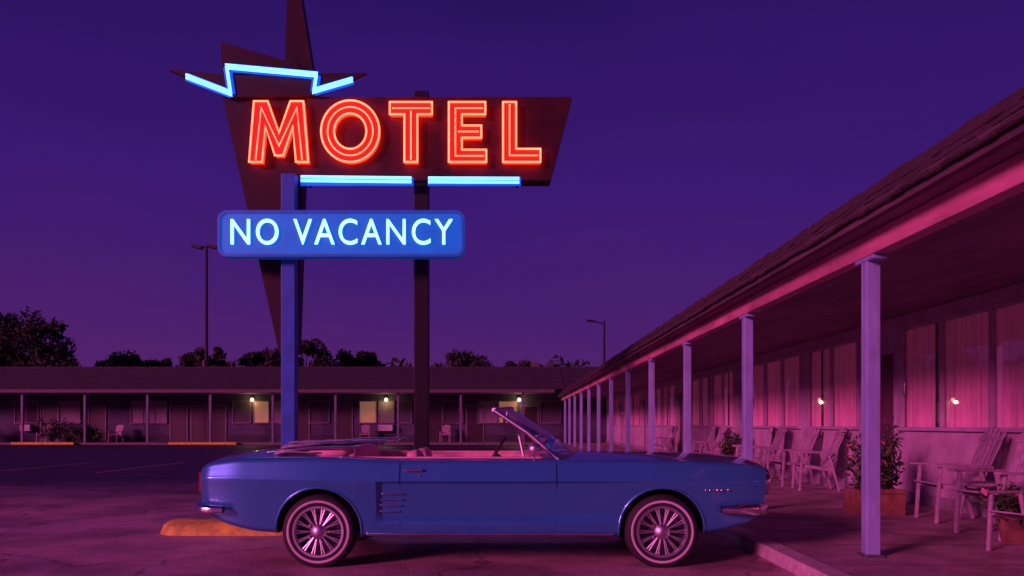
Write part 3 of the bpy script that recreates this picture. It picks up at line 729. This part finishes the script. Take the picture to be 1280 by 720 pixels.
SWm.tube([tuple(ctr+a_*.19*math.cos(t)+b_*.19*math.sin(t)) for t in np.linspace(0,2*math.pi,33)[:-1]],.012,0,8,True)
for t in(0.3,math.pi-.3,-math.pi/2): SWm.cyl(ctr,ctr+a_*.19*math.cos(t)+b_*.19*math.sin(t),.009,m=1)
SWm.cyl(ctr,ctr-ax_*.4,.02,m=0); SWm.cyl(ctr+ax_*.02,ctr-ax_*.01,.045,m=1); SWm.obj("steering_wheel",[black,chromem],CAR,smooth=60)
FT=MB()
def slab(x0,x1,z0,z1,wy,amp,m):
    G=[];n=26
    prof=[]
    for k in range(20):
        a=2*math.pi*k/20; prof.append(((x0+x1)/2+(x1-x0)/2*math.copysign(abs(math.cos(a))**.6,math.cos(a)),(z0+z1)/2+(z1-z0)/2*math.copysign(abs(math.sin(a))**.7,math.sin(a))))
    for i in range(n+1):
        y=-wy+2*wy*i/n; sc=math.sqrt(max(.02,1-abs(y/wy)**6)); cx=(x0+x1)/2;cz=(z0+z1)/2
        back=-.10*(1-(y/wy)**2)+.05
        G.append([(cx+(px-cx)*(.7+.3*sc)+back+amp*math.sin(y*9),y,cz+(p_-cz)*sc+amp*math.sin(y*14+px*20)) for px,p_ in prof])
    G=[r+[r[0]] for r in G]; FT.grid(G,m)
slab(-1.80,-1.33,.885,.95,.66,.004,0); slab(-1.74,-1.28,.94,.978,.63,.006,0); slab(-1.68,-1.10,.985,1.01,.60,.004,0)
for z,xa,xb in((.965,-1.80,-1.02),(1.015,-1.62,-.80)):
    for s in(-1,1): FT.tube([(xa,s*.60,z-.04),((xa+xb)/2,s*.66,z),(xb,s*.64,z+.004)],.011,1,8)
FT.tube([(-.86,-.64,1.012),(-.80,0,1.02),(-.86,.64,1.012)],.012,1,8)
FT.obj("folded_roof",[topm,chromem],CAR,smooth=60)
WS=MB(); WF=MB(); G=[];n=20
bot=[];top=[]
for i in range(n+1):
    t=-1+2*i/n
    bot.append(Vector((.60+.20*(1-t*t*t*t*.5-t*t*.5),.70*t,.885+.025*(1-t*t)))); top.append(Vector((.09+.15*(1-t*t),.60*t,1.275+.02*(1-t*t))))
for k in range(7): G.append([tuple(bot[i].lerp(top[i],k/6)+Vector((.02*math.sin(math.pi*k/6),0,.012*math.sin(math.pi*k/6)))) for i in range(n+1)])
WS.grid(G,0); WS.obj("windshield_glass",[glassmat("windshield",(.78,.8,.88),.8,.03,.08)],CAR,smooth=60)
WF.tube(top,.021,0,8); WF.tube(bot,.014,0,8)
for s in(0,n): WF.tube([bot[s]+Vector((.03,0,-.02)),bot[s].lerp(top[s],.5)+Vector((.02,0,.012)),top[s]],.020,0,8)
for s in(-1,1): WF.tube([(.34,s*.68,.875),(.30,s*.655,1.06)],.010,0,6)
WF.tube([(.20,0,1.285),(.19,0,1.2)],.008,0,6); WF.box((.17,0,1.185),(.02,.22,.06),1)
for s in(-1,): 
    WF.lathe([(0,0),(.05,.006),(.058,.03),(.045,.06),(0,.075)],(.42,s*.84,.935),n=16,m=0,axis='Z')
WF.obj("windshield_frame",[wheelchrome,black],CAR,smooth=60)
